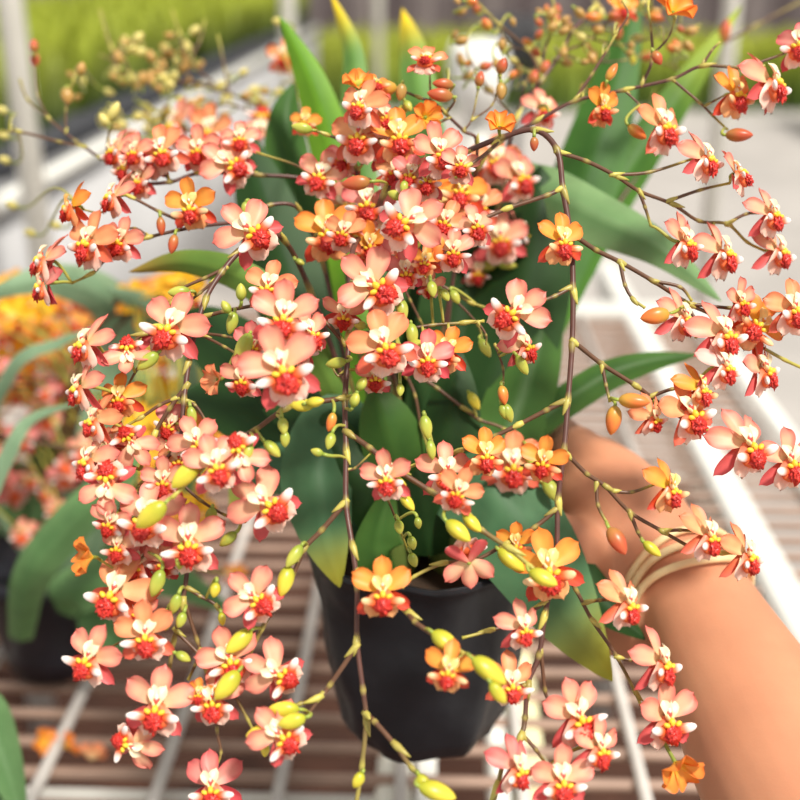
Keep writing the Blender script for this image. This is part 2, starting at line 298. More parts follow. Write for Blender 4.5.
# ------------------------------------------------------------------ flower stems and their side branches
STEMS = [
    # tall stem that arches over and hangs on the right
    dict(pts=[(425, 545, .50), (398, 400, .47), (372, 260, .44), (385, 192, .425), (420, 168, .418), (460, 154, .412), (500, 138, .408), (535, 130, .405), (557, 150, .40), (563, 190, .398), (571, 240, .396), (573, 290, .393), (572, 345, .39), (568, 400, .386), (564, 450, .382), (558, 500, .38), (556, 555, .377), (545, 615, .374), (539, 655, .372), (528, 684, .37), (525, 718, .368), (521, 735, .366), (505, 758, .364), (498, 785, .362), (492, 808, .36)], r=1.2, br=[
        ([(557, 152), (586, 161), (616, 176), (639, 191), (672, 204), (699, 221), (727, 224), (747, 242), (765, 251)], .03, .8),
        ([(612, 175), (650, 172), (695, 158)], .005), ([(639, 191), (645, 207), (651, 226)], 0), ([(668, 201), (700, 190), (730, 183)], 0), ([(727, 224), (746, 214), (764, 213)], 0),
        ([(575, 236), (596, 250), (620, 262), (653, 281), (689, 304), (712, 315), (750, 340), (785, 360), (812, 372)], .02, .9),
        ([(620, 262), (625, 285), (633, 299), (645, 308)], -.004), ([(653, 281), (680, 287), (692, 301)], 0), ([(689, 304), (730, 308), (770, 311), (792, 310)], 0), ([(685, 302), (696, 322), (696, 338)], -.005),
        ([(573, 341), (602, 364), (635, 385), (665, 407), (700, 428), (735, 441), (770, 452)], .012, .9),
        ([(602, 364), (606, 385), (610, 402)], -.003), ([(650, 397), (672, 389), (692, 388)], 0),
        ([(567, 454), (587, 474), (605, 486), (630, 512), (662, 531), (697, 550), (720, 553), (738, 553)], .008, .8),
        ([(597, 482), (598, 505), (608, 525)], -.003), ([(613, 491), (632, 492), (655, 484)], 0), ([(630, 512), (638, 532), (645, 543)], 0), ([(664, 531), (680, 530), (696, 531)], 0),
        ([(557, 560), (576, 590), (592, 620), (617, 657), (635, 692), (641, 706)], .002, .75),
        ([(584, 603), (600, 600), (616, 600)], 0), ([(617, 657), (630, 660), (644, 659)], 0),
        ([(546, 602), (515, 622), (492, 630), (462, 638)], -.006), ([(527, 685), (514, 689), (504, 698)], 0), ([(522, 734), (536, 750), (548, 766)], -.002), ([(541, 650), (545, 690), (550, 700), (562, 708)], -.003),
        ([(566, 401), (547, 410), (520, 424), (495, 436), (460, 451), (425, 461), (405, 469)], .004, .9),
        ([(562, 188), (548, 195), (509, 208), (484, 218), (460, 224), (428, 234)], -.004, .9),
        ([(572, 287), (555, 296), (528, 306)], -.004, .8),
        ([(557, 509), (535, 527), (507, 543), (475, 560), (445, 563), (415, 576), (402, 588)], -.006, .8),
        ([(500, 139), (490, 150), (470, 165), (455, 178)], -.004),
    ]),
    # stem hanging straight down the middle
    dict(pts=[(405, 545, .50), (385, 400, .475), (368, 290, .445), (360, 240, .425), (351, 262, .408), (349, 334, .395), (345, 400, .385), (346, 450, .38), (346, 502, .375), (352, 545, .37), (357, 585, .367), (357, 640, .364), (363, 690, .361), (366, 720, .36), (362, 765, .358), (356, 805, .356)], r=1.15, br=[
        ([(346, 502), (322, 530), (305, 548), (293, 575), (277, 602), (262, 629), (248, 658), (240, 676)], -.008, .95),
        ([(357, 646), (330, 685), (320, 697), (300, 704), (286, 708)], -.006, .9), ([(322, 694), (305, 716), (275, 726)], -.004),
        ([(358, 571), (380, 590), (406, 611), (415, 622), (437, 637), (465, 655), (498, 688)], -.028, 1.0),
        ([(366, 714), (375, 722), (395, 745), (412, 768), (438, 794)], -.02, 1.0),
        ([(347, 432), (370, 448), (393, 467), (432, 492), (465, 512), (482, 530), (507, 547), (530, 566), (548, 582)], -.026, 1.05),
        ([(375, 340), (400, 368), (418, 376), (437, 388), (463, 408), (480, 420), (505, 430), (522, 457), (540, 480), (550, 488)], -.008, .85),
        ([(405, 372), (415, 395), (421, 425), (428, 448)], -.002),
        ([(365, 264), (398, 272), (426, 279), (450, 290), (470, 302), (490, 309)], .008, .85), ([(432, 281), (455, 300), (478, 325), (483, 345)], .002, .6),
        ([(350, 335), (375, 332), (400, 330), (433, 325), (462, 323), (484, 321)], .012, .8), ([(478, 322), (486, 335), (486, 345)], 0, .5), ([(495, 345), (503, 368), (503, 390)], 0, .5),
        ([(400, 280), (410, 300), (420, 320), (428, 335)], .004, .6),
        ([(346, 398), (318, 402), (287, 408), (255, 430), (228, 444), (200, 470), (172, 498)], -.03, 1.0),
        ([(345, 345), (325, 322), (305, 312), (280, 300), (258, 285)], .004, .7), ([(347, 370), (338, 376), (330, 362)], 0, .5), ([(346, 470), (355, 468), (372, 452)], 0, .5),
        ([(374, 470), (388, 500), (398, 525), (408, 550)], .03, .5),
    ]),
    # stem that drops through the left cluster
    dict(pts=[(400, 545, .50), (350, 400, .475), (310, 290, .45), (284, 240, .425), (262, 236, .412), (241, 250, .405), (222, 272, .40), (206, 298, .396), (196, 330, .392), (189, 362, .388), (184, 400, .384), (181, 440, .381), (177, 485, .378), (183, 530, .376), (187, 565, .374), (183, 600, .373), (174, 640, .372), (166, 690, .37), (160, 725, .369)], r=1.15, br=[
        ([(187, 385), (170, 408), (155, 433), (140, 470)], 0, .9), ([(177, 398), (160, 405), (142, 417), (122, 428)], 0), ([(178, 445), (165, 460), (148, 478), (128, 502)], -.002),
        ([(187, 588), (200, 596), (217, 606), (222, 620)], 0), ([(184, 600), (197, 640), (206, 670), (218, 690)], -.002), ([(200, 650), (195, 665), (188, 680)], 0),
        ([(203, 317), (225, 311), (255, 305), (285, 296)], -.003, .8), ([(200, 333), (225, 336), (247, 342)], -.004, .6), ([(202, 335), (225, 347), (247, 360)], -.005, .6),
        ([(190, 345), (165, 338), (145, 334), (128, 346), (104, 353)], 0, .8), ([(160, 345), (138, 368), (122, 398)], 0, .6),
        ([(226, 268), (205, 278), (180, 290), (170, 305)], -.003, .7), ([(218, 278), (200, 293), (178, 310)], -.002, .6),
        ([(184, 400), (195, 405), (205, 420), (212, 440)], 0, .6), ([(178, 480), (200, 500), (225, 515), (245, 522)], 0, .6), ([(175, 630), (200, 655), (225, 680), (248, 720), (262, 750)], -.003, .7), ([(218, 690), (217, 730), (221, 752), (215, 770)], .0, .6),
        ([(177, 500), (160, 530), (140, 560), (120, 570), (100, 560)], -.002, .6), ([(166, 690), (155, 705), (145, 735)], 0, .6), ([(172, 645), (130, 640), (105, 650)], 0, .5),
    ]),
    # stems reaching out to the far left
    dict(pts=[(395, 545, .50), (350, 380, .48), (322, 260, .46), (300, 210, .445), (270, 205, .44), (244, 220, .436), (195, 227, .433), (150, 237, .43), (123, 248, .428)], r=.95, br=[
        ([(195, 227), (160, 212), (133, 198), (118, 194)], 0), ([(125, 247), (110, 248), (92, 246)], 0), ([(125, 247), (105, 260), (93, 273), (72, 283)], 0), ([(120, 195), (103, 212), (80, 209)], 0, .5), ([(150, 237), (135, 228), (120, 232)], 0, .5),
    ]),
    dict(pts=[(395, 545, .51), (360, 350, .49), (335, 220, .475), (310, 182, .465), (260, 175, .46), (201, 173, .458), (170, 182, .455), (140, 182, .455), (115, 165, .47), (101, 158, .49), (77, 142, .52), (49, 119, .54), (28, 100, .56), (20, 80, .57)], r=.95, br=[
        ([(201, 173), (198, 150), (190, 135)], 0, .6), ([(170, 182), (160, 165), (158, 155)], 0, .6), ([(85, 147), (60, 142), (20, 132), (-5, 132)], .02, .8), ([(49, 119), (38, 95), (35, 65), (33, 48)], .02, .5), ([(66, 132), (66, 110), (70, 90), (80, 72)], .02, .5), ([(105, 160), (108, 140), (114, 120)], .02, .6),
        ([(201, 173), (230, 165), (235, 150), (250, 135)], 0, .6), ([(260, 175), (230, 158), (215, 140)], 0, .6),
    ]),
    # short stem with the pair of green buds
    dict(pts=[(405, 545, .51), (385, 350, .48), (365, 220, .45), (355, 165, .438), (343, 143, .432), (328, 135, .43), (312, 130, .428)], r=.8, br=[
        ([(350, 155), (352, 130), (360, 110)], 0, .6), ([(357, 170), (370, 155), (385, 130)], -.002, .6), ([(325, 200), (305, 170), (256, 152)], .01, .6),
    ]),
    # top right stem
    dict(pts=[(430, 545, .51), (445, 350, .49), (462, 220, .465), (480, 165, .45), (500, 142, .445), (537, 121, .442), (575, 101, .44), (624, 90, .438), (672, 79, .436), (702, 66, .434), (742, 68, .432), (765, 66, .43)], r=.95, br=[
        ([(672, 79), (700, 103), (712, 115), (728, 130)], -.002, .6), ([(702, 66), (712, 50), (720, 42)], 0, .6), ([(642, 85), (652, 60), (651, 30), (648, 8)], .0, .7), ([(574, 101), (592, 74), (607, 50), (616, 34)], 0, .7), ([(705, 106), (716, 100), (725, 95)], 0, .5), ([(742, 68), (780, 55), (800, 45)], 0, .6), ([(652, 55), (668, 38), (675, 20)], 0, .5), ([(616, 34), (628, 15), (622, 0)], 0, .5), ([(600, 95), (595, 100), (600, 108)], 0, .5), ([(624, 90), (640, 105), (655, 122)], -.003, .5),
    ]),
    # upright stem left of the middle with its small buds
    dict(pts=[(420, 545, .51), (440, 350, .49), (470, 200, .46), (477, 143, .445), (464, 131, .443), (446, 114, .441), (433, 102, .44), (420, 98, .44), (405, 92, .44), (385, 88, .44)], r=.8, br=[
        ([(431, 101), (430, 85), (430, 70)], -.002, .5), ([(450, 118), (440, 122), (430, 120)], -.003, .5), ([(446, 114), (455, 100), (447, 88)], -.002, .5), ([(464, 131), (472, 118), (478, 90)], .01, .5), ([(472, 120), (492, 105), (500, 80)], .01, .5), ([(405, 92), (404, 102), (404, 108)], 0, .4),
    ]),
    # thick stem at the back
    dict(pts=[(440, 545, .52), (480, 350, .52), (500, 200, .52), (515, 120, .52), (542, 80, .525), (562, 52, .53), (572, 32, .535), (590, 12, .54), (602, -12, .545)], r=1.3, br=[
        ([(542, 80), (528, 50), (500, 25), (480, 5)], .02), ([(542, 80), (545, 50), (555, 20), (552, -5)], .02), ([(562, 52), (590, 40), (610, 20), (640, 10)], .02), ([(515, 120), (490, 90), (470, 60), (466, 40)], .02, .6), ([(520, 112), (525, 85), (533, 70)], .01, .6), ([(572, 32), (620, 45), (660, 35), (700, 25)], .03, .6), ([(528, 50), (510, 45), (495, 20)], .02, .5), ([(560, 52), (590, 62), (625, 60), (650, 52)], .01, .5),
    ]),
    # stems far at the back left, out of focus
    dict(pts=[(395, 545, .53), (360, 350, .56), (310, 200, .59), (270, 120, .62), (220, 90, .64), (170, 80, .65), (130, 75, .66), (112, 50, .665), (100, 10, .67)], r=1.1, br=[
        ([(220, 90), (190, 60), (180, 35), (172, 10)], .02), ([(170, 80), (150, 60), (140, 35)], .02), ([(130, 75), (112, 60), (100, 55)], .01), ([(270, 120), (230, 105), (190, 110), (150, 112)], .0), ([(300, 170), (240, 140), (200, 130), (160, 140)], .0), ([(190, 60), (200, 40), (205, 20)], .01), ([(230, 100), (225, 70), (218, 35)], .01), ([(130, 75), (125, 60), (122, 40)], .01), ([(310, 200), (300, 100), (285, 60)], .02),
    ]),
    dict(pts=[(450, 545, .53), (560, 300, .58), (660, 140, .62), (700, 62, .64), (755, 26, .66), (812, -4, .68)], r=1.2, br=[([(690, 80), (670, 65), (640, 60)], .01), ([(665, 130), (650, 110), (655, 90)], .01)]),
]

# ------------------------------------------------------------------ flowers: x, y, height in px, facing right, facing up, roll, palette
FLOWERS = [
    (178, 125, 52, -.65, .15, 10, 0), (163, 150, 48, -.2, 0, -10, 1), (212, 131, 50, -.4, .1, 5, 1), (227, 164, 54, .3, .1, -55, 0), (262, 125, 48, 0, .75, 180, 0),
    (117, 150, 44, -.6, .1, 0, 0), (128, 166, 42, -.5, 0, 10, 0), (115, 195, 46, -.7, .1, 5, 0), (72, 205, 44, -.92, 0, 0, 2), (92, 241, 58, -.45, .1, 10, 1),
    (122, 240, 44, -.3, 0, 15, 0), (46, 258, 50, -.72, .2, 10, 0), (45, 283, 46, -.75, 0, 20, 3), (192, 205, 50, -.2, -.1, 0, 2), (136, 152, 38, -.4, .1, 0, 0),
    (358, 84, 30, 0, .7, 20, 2, {'shape': 'cup'}), (375, 86, 34, .2, .6, 0, 2), (363, 104, 48, -.4, .1, 20, 1, {'dd': -.006}), (360, 135, 58, -.2, .05, 8, 1), (385, 118, 42, .2, .2, 0, 0),
    (398, 136, 56, .1, .1, 0, 2, {'dd': -.006}), (438, 152, 54, .35, .1, -15, 0), (426, 117, 30, .35, 0, 80, 2, {'shape': 'cup'}), (426, 62, 40, 0, .72, 0, 1), (543, 108, 40, .1, 0, 0, 0, {'d': .50}),
    (600, 106, 42, .2, 0, 0, 2), (496, 160, 50, 0, .1, 0, 1, {'dd': -.006}), (516, 176, 54, .45, .1, -25, 0, {'dd': -.012}), (500, 238, 54, -.05, .1, 0, 0, {'dd': -.006}), (525, 234, 46, .6, .1, -15, 0),
    (561, 240, 52, .1, .05, 0, 2), (461, 190, 54, .05, .1, 5, 2, {'dd': -.006}), (437, 205, 50, -.4, .1, 55, 2), (411, 222, 66, -.2, .1, 65, 0, {'dd': -.01}), (453, 251, 44, 0, .1, 0, 0),
    (426, 260, 34, -.2, -.2, 10, 2), (303, 190, 64, .1, .15, -32, 0, {'dd': -.014}), (322, 175, 48, -.1, .1, 18, 0), (327, 231, 62, .05, .1, -12, 2, {'dd': -.012}), (367, 203, 56, 0, .1, 0, 3, {'dd': -.008}),
    (370, 243, 42, 0, -.2, 0, 2), (248, 231, 64, .2, .15, -48, 0), (371, 285, 70, .15, .1, -48, 0, {'dd': -.016}), (383, 344, 66, .1, .1, -18, 1, {'dd': -.016}), (285, 317, 66, 0, .2, 0, 0, {'dd': -.020}),
    (270, 286, 50, -.15, .1, 5, 1), (281, 367, 78, .1, .12, -14, 0, {'dd': -.026}), (308, 332, 48, .45, .05, -20, 0), (244, 377, 44, -.3, -.2, 0, 0), (216, 380, 30, -.6, 0, 0, 1, {'shape': 'cup'}),
    (173, 326, 68, -.12, .12, 18, 0), (344, 312, 42, 0, -.45, 0, 0), (517, 312, 62, -.2, .1, 50, 0), (523, 345, 44, .55, .1, -20, 0), (427, 357, 52, .05, .1, 0, 3, {'dd': -.012}),
    (448, 350, 46, -.2, .1, 20, 2, {'dd': -.008}), (88, 342, 54, -.62, .1, 12, 0), (128, 356, 46, 0, .6, 180, 0), (82, 386, 50, -.7, .05, 10, 0), (120, 396, 44, -.1, 0, 0, 2),
    (97, 419, 48, -.62, .1, 8, 1), (92, 459, 52, -.62, .12, 12, 0), (108, 486, 56, 0, .35, 172, 0), (132, 444, 46, 0, .4, 150, 0), (112, 520, 42, -.2, -.2, 20, 0),
    (147, 515, 66, -.1, .12, 0, 0, {'dd': -.004}), (190, 540, 68, 0, .12, 0, 0), (196, 441, 52, .2, .1, -20, 0), (214, 464, 58, .2, .1, -25, 0), (241, 456, 52, 0, .3, 160, 0),
    (264, 502, 68, .2, .12, -45, 0, {'dd': -.008}), (253, 596, 58, .15, .12, -45, 0), (88, 557, 38, -.7, .1, -30, 2, {'shape': 'cup'}), (118, 590, 70, -.3, .12, 14, 1), (147, 632, 60, 0, .05, 0, 1),
    (92, 656, 60, -.3, .12, 14, 0), (158, 703, 68, .0, .12, 8, 0), (134, 744, 52, -.4, 0, 100, 0), (230, 657, 60, .05, .12, -22, 0), (214, 698, 56, 0, .1, -5, 0),
    (275, 672, 58, .3, .05, -60, 0), (279, 733, 60, .2, .1, -48, 0), (212, 784, 58, 0, .15, 0, 3), (388, 476, 50, -.3, .05, 0, 0), (446, 470, 54, .2, .1, 0, 0),
    (458, 491, 46, .05, .1, 25, 1), (484, 453, 48, .3, .05, 0, 2), (512, 464, 62, .05, .12, -5, 1), (544, 460, 46, -.2, 0, 10, 2), (468, 561, 54, -.1, .3, 180, 0, {'back': True}),
    (548, 566, 70, -.08, .12, -5, 2), (516, 543, 40, -.1, 0, 0, 2, {'dd': .008}), (382, 589, 60, .1, .05, 0, 2), (449, 668, 50, -.1, .05, 10, 2), (522, 626, 48, .4, .05, 0, 0),
    (510, 681, 52, .2, 0, 0, 1), (575, 714, 66, .15, .12, -12, 0), (597, 746, 54, .2, .1, 0, 0), (560, 777, 62, 0, .12, 0, 0), (515, 766, 54, .5, .05, 0, 3),
    (625, 601, 56, .5, .05, 0, 1), (659, 660, 60, .6, .1, 0, 0), (665, 716, 66, .1, .12, -5, 0), (678, 767, 46, .05, -.55, 0, 2, {'shape': 'cup', 'dd': -.004}), (668, 487, 52, .55, .05, 0, 2),
    (706, 534, 54, .5, .05, 0, 1), (744, 553, 54, .6, .05, 0, 1), (745, 443, 68, .15, .12, -10, 0), (787, 460, 60, .1, .1, -5, 0), (687, 411, 64, .15, .12, -15, 1),
    (699, 388, 48, .5, .1, 0, 2), (652, 416, 40, .3, -.2, -20, 1), (681, 316, 52, .6, 0, 0, 0), (721, 332, 62, .45, .1, 0, 0), (738, 301, 42, .2, .1, 0, 0),
    (757, 324, 58, 0, .1, 50, 2), (791, 308, 56, .1, .1, 0, 1), (722, 365, 50, .55, .05, 0, 4), (760, 368, 56, .65, .1, -35, 0), (682, 241, 54, .35, .1, -5, 0),
    (721, 251, 58, .35, .1, 0, 0), (770, 213, 50, .5, .1, 0, 0), (776, 249, 52, .6, .05, 0, 0), (660, 125, 60, .22, .1, -12, 1), (704, 157, 52, .6, .05, 5, 0),
    (735, 173, 48, .4, .4, 0, 0), (733, 93, 52, .45, .05, 0, 2), (769, 81, 62, .4, .1, 0, 0), (674, 10, 40, 0, .55, 0, 2, {'shape': 'cup'}), (622, 8, 34, 0, .2, 0, 2),
    (800, 44, 50, -.4, .1, 0, 3),
    (385, 150, 42, -.1, .1, -20, 0, {'dd': .006}), (410, 175, 42, .1, .1, 10, 3, {'dd': .006}), (385, 235, 46, 0, .1, -10, 0, {'dd': .006}), (445, 222, 46, .1, .1, 15, 1, {'dd': .004}), (475, 225, 44, .2, .1, -10, 0, {'dd': .004}), (460, 165, 40, .1, .2, 0, 0, {'dd': .006}),
    (345, 232, 42, -.2, .1, 10, 1, {'dd': .006}), (405, 270, 42, .1, -.2, 0, 3, {'dd': .006}), (300, 345, 46, .2, 0, 10, 0, {'dd': .004}), (255, 345, 44, -.2, 0, 0, 3, {'dd': .006}), (375, 375, 40, .1, -.2, 0, 0, {'dd': .004}),
    (112, 445, 44, -.4, .1, 10, 1, {'dd': .004}), (165, 480, 44, -.1, .1, 0, 0, {'dd': .006}), (120, 545, 42, -.3, 0, 0, 0, {'dd': .004}), (165, 560, 42, .1, -.2, 10, 0, {'dd': .006}), (180, 460, 42, 0, .2, 0, 1, {'dd': .006}), (140, 610, 40, -.1, 0, 0, 0, {'dd': .006}), (150, 160, 42, -.3, .1, 0, 1, {'dd': .006}), (200, 150, 44, -.2, .1, 0, 0, {'dd': .006}), (140, 180, 40, -.4, 0, 0, 0, {'dd': .004}), (240, 140, 40, 0, .3, 0, 0, {'dd': .004}),
 (477, 270, 36, .2, -.3, 0, 3), (172, 424, 40, -.1, 0, 20, 3, {'dd': .012}), (172, 452, 40, -.2, .2, 0, 0, {'dd': .012}), (140, 563, 46, -.2, .1, 20, 3, {'dd': .01}),
    (305, 121, 30, 0, 0, 0, 2, {'d': .47}), (200, 693, 28, -.2, .2, 0, 2), (430, 285, 30, 0, -.4, 0, 0, {'dd': .01}), (500, 126, 30, .1, .6, 0, 2, {'shape': 'cup'}), (285, 56, 36, 0, 0, 0, 1, {'d': .66}),
    (345, 158, 40, -.2, .1, 10, 3, {'dd': .01}), (425, 180, 44, 0, .1, -10, 0, {'dd': .008}), (395, 172, 40, .1, 0, 20, 1, {'dd': .012}), (345, 205, 44, 0, .1, -20, 0, {'dd': .01}), (480, 205, 44, .1, 0, 10, 1, {'dd': .008}), (400, 255, 40, .1, -.2, 10, 3, {'dd': .012}),
]

# ------------------------------------------------------------------ buds: x, y, length in px, direction its tip points (0 right, 90 down), colour
BUDS = [
    (157, 329, 21, 180, 'g'), (148, 361, 24, 140, 'g'), (179, 292, 20, 175, 'g'), (241, 292, 16, 270, 'g'), (232, 323, 21, 105, 'g'), (226, 307, 13, 240, 'g'), (243, 348, 30, 115, 'g'), (336, 363, 19, 170, 'g'), (417, 347, 26, 0, 'g'),
    (485, 348, 19, 60, 'g'), (482, 369, 16, 95, 'g'), (503, 395, 18, 80, 'o'), (508, 413, 18, 70, 'g'), (522, 365, 20, 60, 'g'), (534, 374, 20, 50, 'g'), (487, 266, 18, 0, 'g'), (507, 265, 18, 5, 'g'), (432, 289, 15, 80, 'g'), (445, 295, 13, 60, 'g'),
    (331, 422, 18, 105, 'o'), (330, 441, 16, 105, 'g'), (283, 426, 16, 80, 'g'), (285, 439, 15, 90, 'g'), (272, 449, 20, 45, 'g'), (302, 405, 22, 180, 'y'), (315, 402, 18, 350, 'y'), (248, 452, 15, 110, 'g'), (426, 427, 22, 80, 'g'), (431, 450, 18, 80, 'g'), (474, 401, 18, 60, 'y'), (504, 412, 15, 70, 'g'),
    (529, 456, 20, 75, 'g'), (551, 490, 24, 60, 'g'), (400, 488, 24, 60, 'y'), (407, 502, 20, 50, 'y'), (458, 531, 28, 40, 'y'), (472, 523, 22, 45, 'y'), (511, 560, 30, 40, 'y'), (543, 578, 28, 25, 'y'), (412, 543, 13, 75, 'g'), (413, 560, 14, 70, 'g'), (418, 523, 11, 80, 'g'), (399, 527, 13, 80, 'g'),
    (446, 643, 32, 38, 'y'), (489, 671, 38, 38, 'y'), (498, 693, 24, 55, 'y'), (437, 792, 36, 20, 'y'), (425, 786, 24, 60, 'y'), (239, 641, 30, 140, 'y'), (227, 685, 32, 130, 'y'), (284, 709, 28, 182, 'y'), (292, 721, 26, 165, 'y'), (260, 732, 26, 165, 'y'), (285, 581, 28, 105, 'y'), (294, 556, 24, 125, 'g'),
    (157, 583, 26, 110, 'g'), (167, 619, 22, 100, 'g'), (175, 604, 20, 110, 'g'), (181, 620, 15, 110, 'g'), (151, 515, 36, 140, 'y'), (185, 475, 32, 135, 'y'), (192, 416, 18, 80, 'g'), (183, 657, 15, 30, 'g'), (228, 539, 20, 140, 'g'), (211, 516, 16, 100, 'g'), (222, 619, 12, 80, 'y'),
    (613, 420, 27, 98, 'o'), (617, 541, 28, 60, 'r'), (634, 401, 28, 5, 'o'), (652, 549, 20, 40, 'y'), (655, 316, 28, 170, 'o'), (739, 135, 24, 5, 'r'), (637, 132, 20, 40, 'o'), (725, 32, 22, 280, 'r'),
    (443, 84, 20, 180, 'r'), (440, 95, 24, 185, 'r'), (383, 88, 26, 180, 'o'), (401, 92, 16, 100, 'b'), (360, 84, 18, 170, 'g'), (356, 183, 26, 175, 'r'), (408, 106, 12, 60, 'g'), (402, 110, 14, 150, 'g'), (438, 247, 30, 95, 'o'),
    (161, 226, 17, 85, 'r'), (173, 244, 18, 100, 'r'), (133, 135, 14, 200, 'r'), (302, 128, 19, 190, 'g'), (288, 137, 19, 185, 'g'), (534, 144, 13, 90, 'r'), (480, 79, 15, 280, 'r'), (502, 66, 15, 290, 'r'), (501, 91, 16, 90, 'b'),
    (502, 45, 12, 270, 'b'), (618, 32, 16, 270, 'r'), (594, 17, 17, 180, 'o'), (648, 56, 17, 180, 'r'), (657, 58, 14, 60, 'r'), (612, 72, 18, 300, 'o'), (655, 17, 18, 20, 'o'), (631, 54, 11, 30, 'b'), (633, 60, 9, 90, 'y'), (691, 31, 14, 350, 'b'), (534, 77, 14, 280, 'r'), (545, 67, 14, 300, 'r'), (592, 58, 13, 60, 'b'),
    (34, 46, 13, 270, 'r'), (35, 60, 14, 90, 'r'), (81, 69, 13, 290, 'b'), (67, 96, 16, 80, 'b'), (114, 112, 20, 300, 'p'), (104, 120, 14, 240, 'p'),
    (262, 233, 9, 200, 'y'), (300, 262, 9, 30, 'g'), (245, 208, 12, 100, 'g'), (395, 195, 14, 200, 'g'), (404, 187, 12, 100, 'g'), (325, 166, 12, 90, 'g'), (400, 390, 12, 90, 'g'), (455, 297, 14, 60, 'g'), (355, 400, 14, 290, 'g'), (362, 384, 14, 300, 'g'), (317, 452, 12, 200, 'g'), (402, 310, 22, 80, 'g'), (412, 335, 22, 85, 'g'), (360, 325, 12, 190, 'g'), (215, 590, 14, 100, 'y'), (265, 750, 12, 90, 'y'), (358, 780, 16, 120, 'y'), (180, 560, 18, 95, 'g'),
]
_r = random.Random(5)
for _ in range(80):             # small brownish buds on the stems at the back, top right
    x = _r.uniform(455, 690); y = _r.uniform(-4, 92)
    if x > 600 and y > 60: continue
    BUDS.append((x, y, _r.uniform(8, 13), _r.uniform(200, 430), _r.choice('bbbrop'), {'d': _r.uniform(.52, .57)}))
for _ in range(92):             # and on the blurred stems at the back, top left
    if _ < 50: x = _r.gauss(160, 38); y = _r.gauss(72, 20)
    else: x = _r.uniform(110, 300); y = 128 - (x-110)*.18 + _r.uniform(-14, 12)
    BUDS.append((x, y, _r.uniform(9, 14), _r.uniform(150, 400), _r.choice('bbppp'), {'d': _r.uniform(.62, .70)}))
for x, y in ((5, 160), (3, 135), (12, 205), (55, 225), (30, 233), (2, 110)):
    BUDS.append((x, y, 12, 200, 'p', {'d': .6}))


# ------------------------------------------------------------------ the held orchid
POT_BASE = at(421, 716, .530)
POT_RIM = at(421, 512, .505); POT_RIM = Vector((POT_BASE.x, POT_BASE.y-.0, POT_RIM.z))
plant = empty('potted_orchid', POT_BASE)
tag(plant, 'large orchid in bloom with drooping pink and orange flower sprays, held in its black pot', 'potted plant')
PO = plant.location.copy()

# pot: soft black plastic grow bag with rolled rim and soil
pot = MB(); ph = POT_RIM.z-POT_BASE.z
prof = [(.0, .004), (.026, .0), (.036, .003), (.0405, .012), (.0435, .03), (.0465, .05), (.0495, .08), (.0515, ph-.006), (.053, ph-.002), (.052, ph), (.047, ph-.003), (.046, ph-.02), (.0, ph-.02)]
v, f, n = [], [], 56
dense = []
for a, b in zip(prof, prof[1:]):
    for k in range(5): dense.append((a[0]+(b[0]-a[0])*k/5, a[1]+(b[1]-a[1])*k/5))
dense.append(prof[-1])
for i, (r, z) in enumerate(dense):
    for j in range(n):
        a = 2*math.pi*j/n
        w = noise.noise(Vector((math.cos(a)*2.2, math.sin(a)*2.2, z*22)))*.0036*min(1, r/.04) + noise.noise(Vector((math.cos(a)*5, math.sin(a)*5, z*60)))*.002
        v.append((PO.x+(r+w)*math.cos(a), PO.y+(r+w)*math.sin(a), PO.z+z))
for i in range(len(dense)-1):
    for j in range(n): f.append((i*n+j, i*n+(j+1) % n, (i+1)*n+(j+1) % n, (i+1)*n+j))
pot.add(v, f, lin((34, 35, 40)))
pot.obj('pot', M_POT, plant, PO)['label'] = 'soft black plastic pot with wrinkled sides'
soil = MB()
soil.ell((0, 0, ph-.018), (.045, .045, .006), lin((70, 52, 38)), nu=30, nv=10, disp=lambda d, p: (1+.1*noise.noise(d*9) if not p else 1, lin((70, 52, 38))))
soil.obj('potting_mix', M_SOIL, plant)
# pseudobulbs at the foot of the leaves
for k in range(5):
    a = k*1.256+.4; b = MB()
    b.ell((.018*math.cos(a), .018*math.sin(a), ph+.006), (.012, .009, .028), lin((120, 140, 70)), Matrix.Rotation(a, 3, 'Z'), 14, 10)
    b.obj('pseudobulb', M_BUD, plant)

def leaf(pts, width, twist=0, cols=None, fold=.35, parent=None, origin=None, name='leaf', base=.55, mt=None):
    """pts: (x, y, d) photo positions base to tip; width in photo pixels at the middle"""
    W = [at(*p) for p in pts]; sp = smooth(W, 10); k = len(sp)
    dm = sum(p[2] for p in pts)/len(pts)
    w0 = width*dm/F
    c0, c1, ctip = cols or (lin((62, 100, 44)), lin((110, 150, 70)), None)
    P, C = [], []
    view = (sp[k//2]-CAM).normalized()
    for i, p in enumerate(sp):
        t = i/(k-1)
        tan = (sp[min(i+1, k-1)]-sp[max(i-1, 0)]).normalized()
        side = tan.cross(view); side = side.normalized() if side.length > 1e-5 else Vector((1, 0, 0))
        nrm = side.cross(tan).normalized()
        tw = math.radians(twist)
        sd = side*math.cos(tw)+nrm*math.sin(tw); nn = -side*math.sin(tw)+nrm*math.cos(tw)
        w = w0*.5*max(.0, (base+(1-base)*math.sin(math.pi*min(1, t*.9+.05)))*(1-t**5)**.8 if t < 1 else .0) + 1e-5
        row, cr = [], []
        for j in range(9):
            s = 2*j/8-1
            row.append(p + sd*(s*w) + nn*(abs(s)*w*fold - w*fold*.5))
            c = mix(c0, c1, .25+.5*abs(s) + .25*noise.noise(Vector((t*6, s*1.5, dm*90))))
            if abs(s) < .1: c = mix(c, c1, .35)
            if ctip is not None: c = mix(c, ctip, sst(.72, 1.0, t))
            cr.append(c)
        P.append(row); C.append(cr)
    mb = MB(); mb.sheet(P, C, .0011)
    return mb.obj(name, mt or M_LEAF, parent, origin)

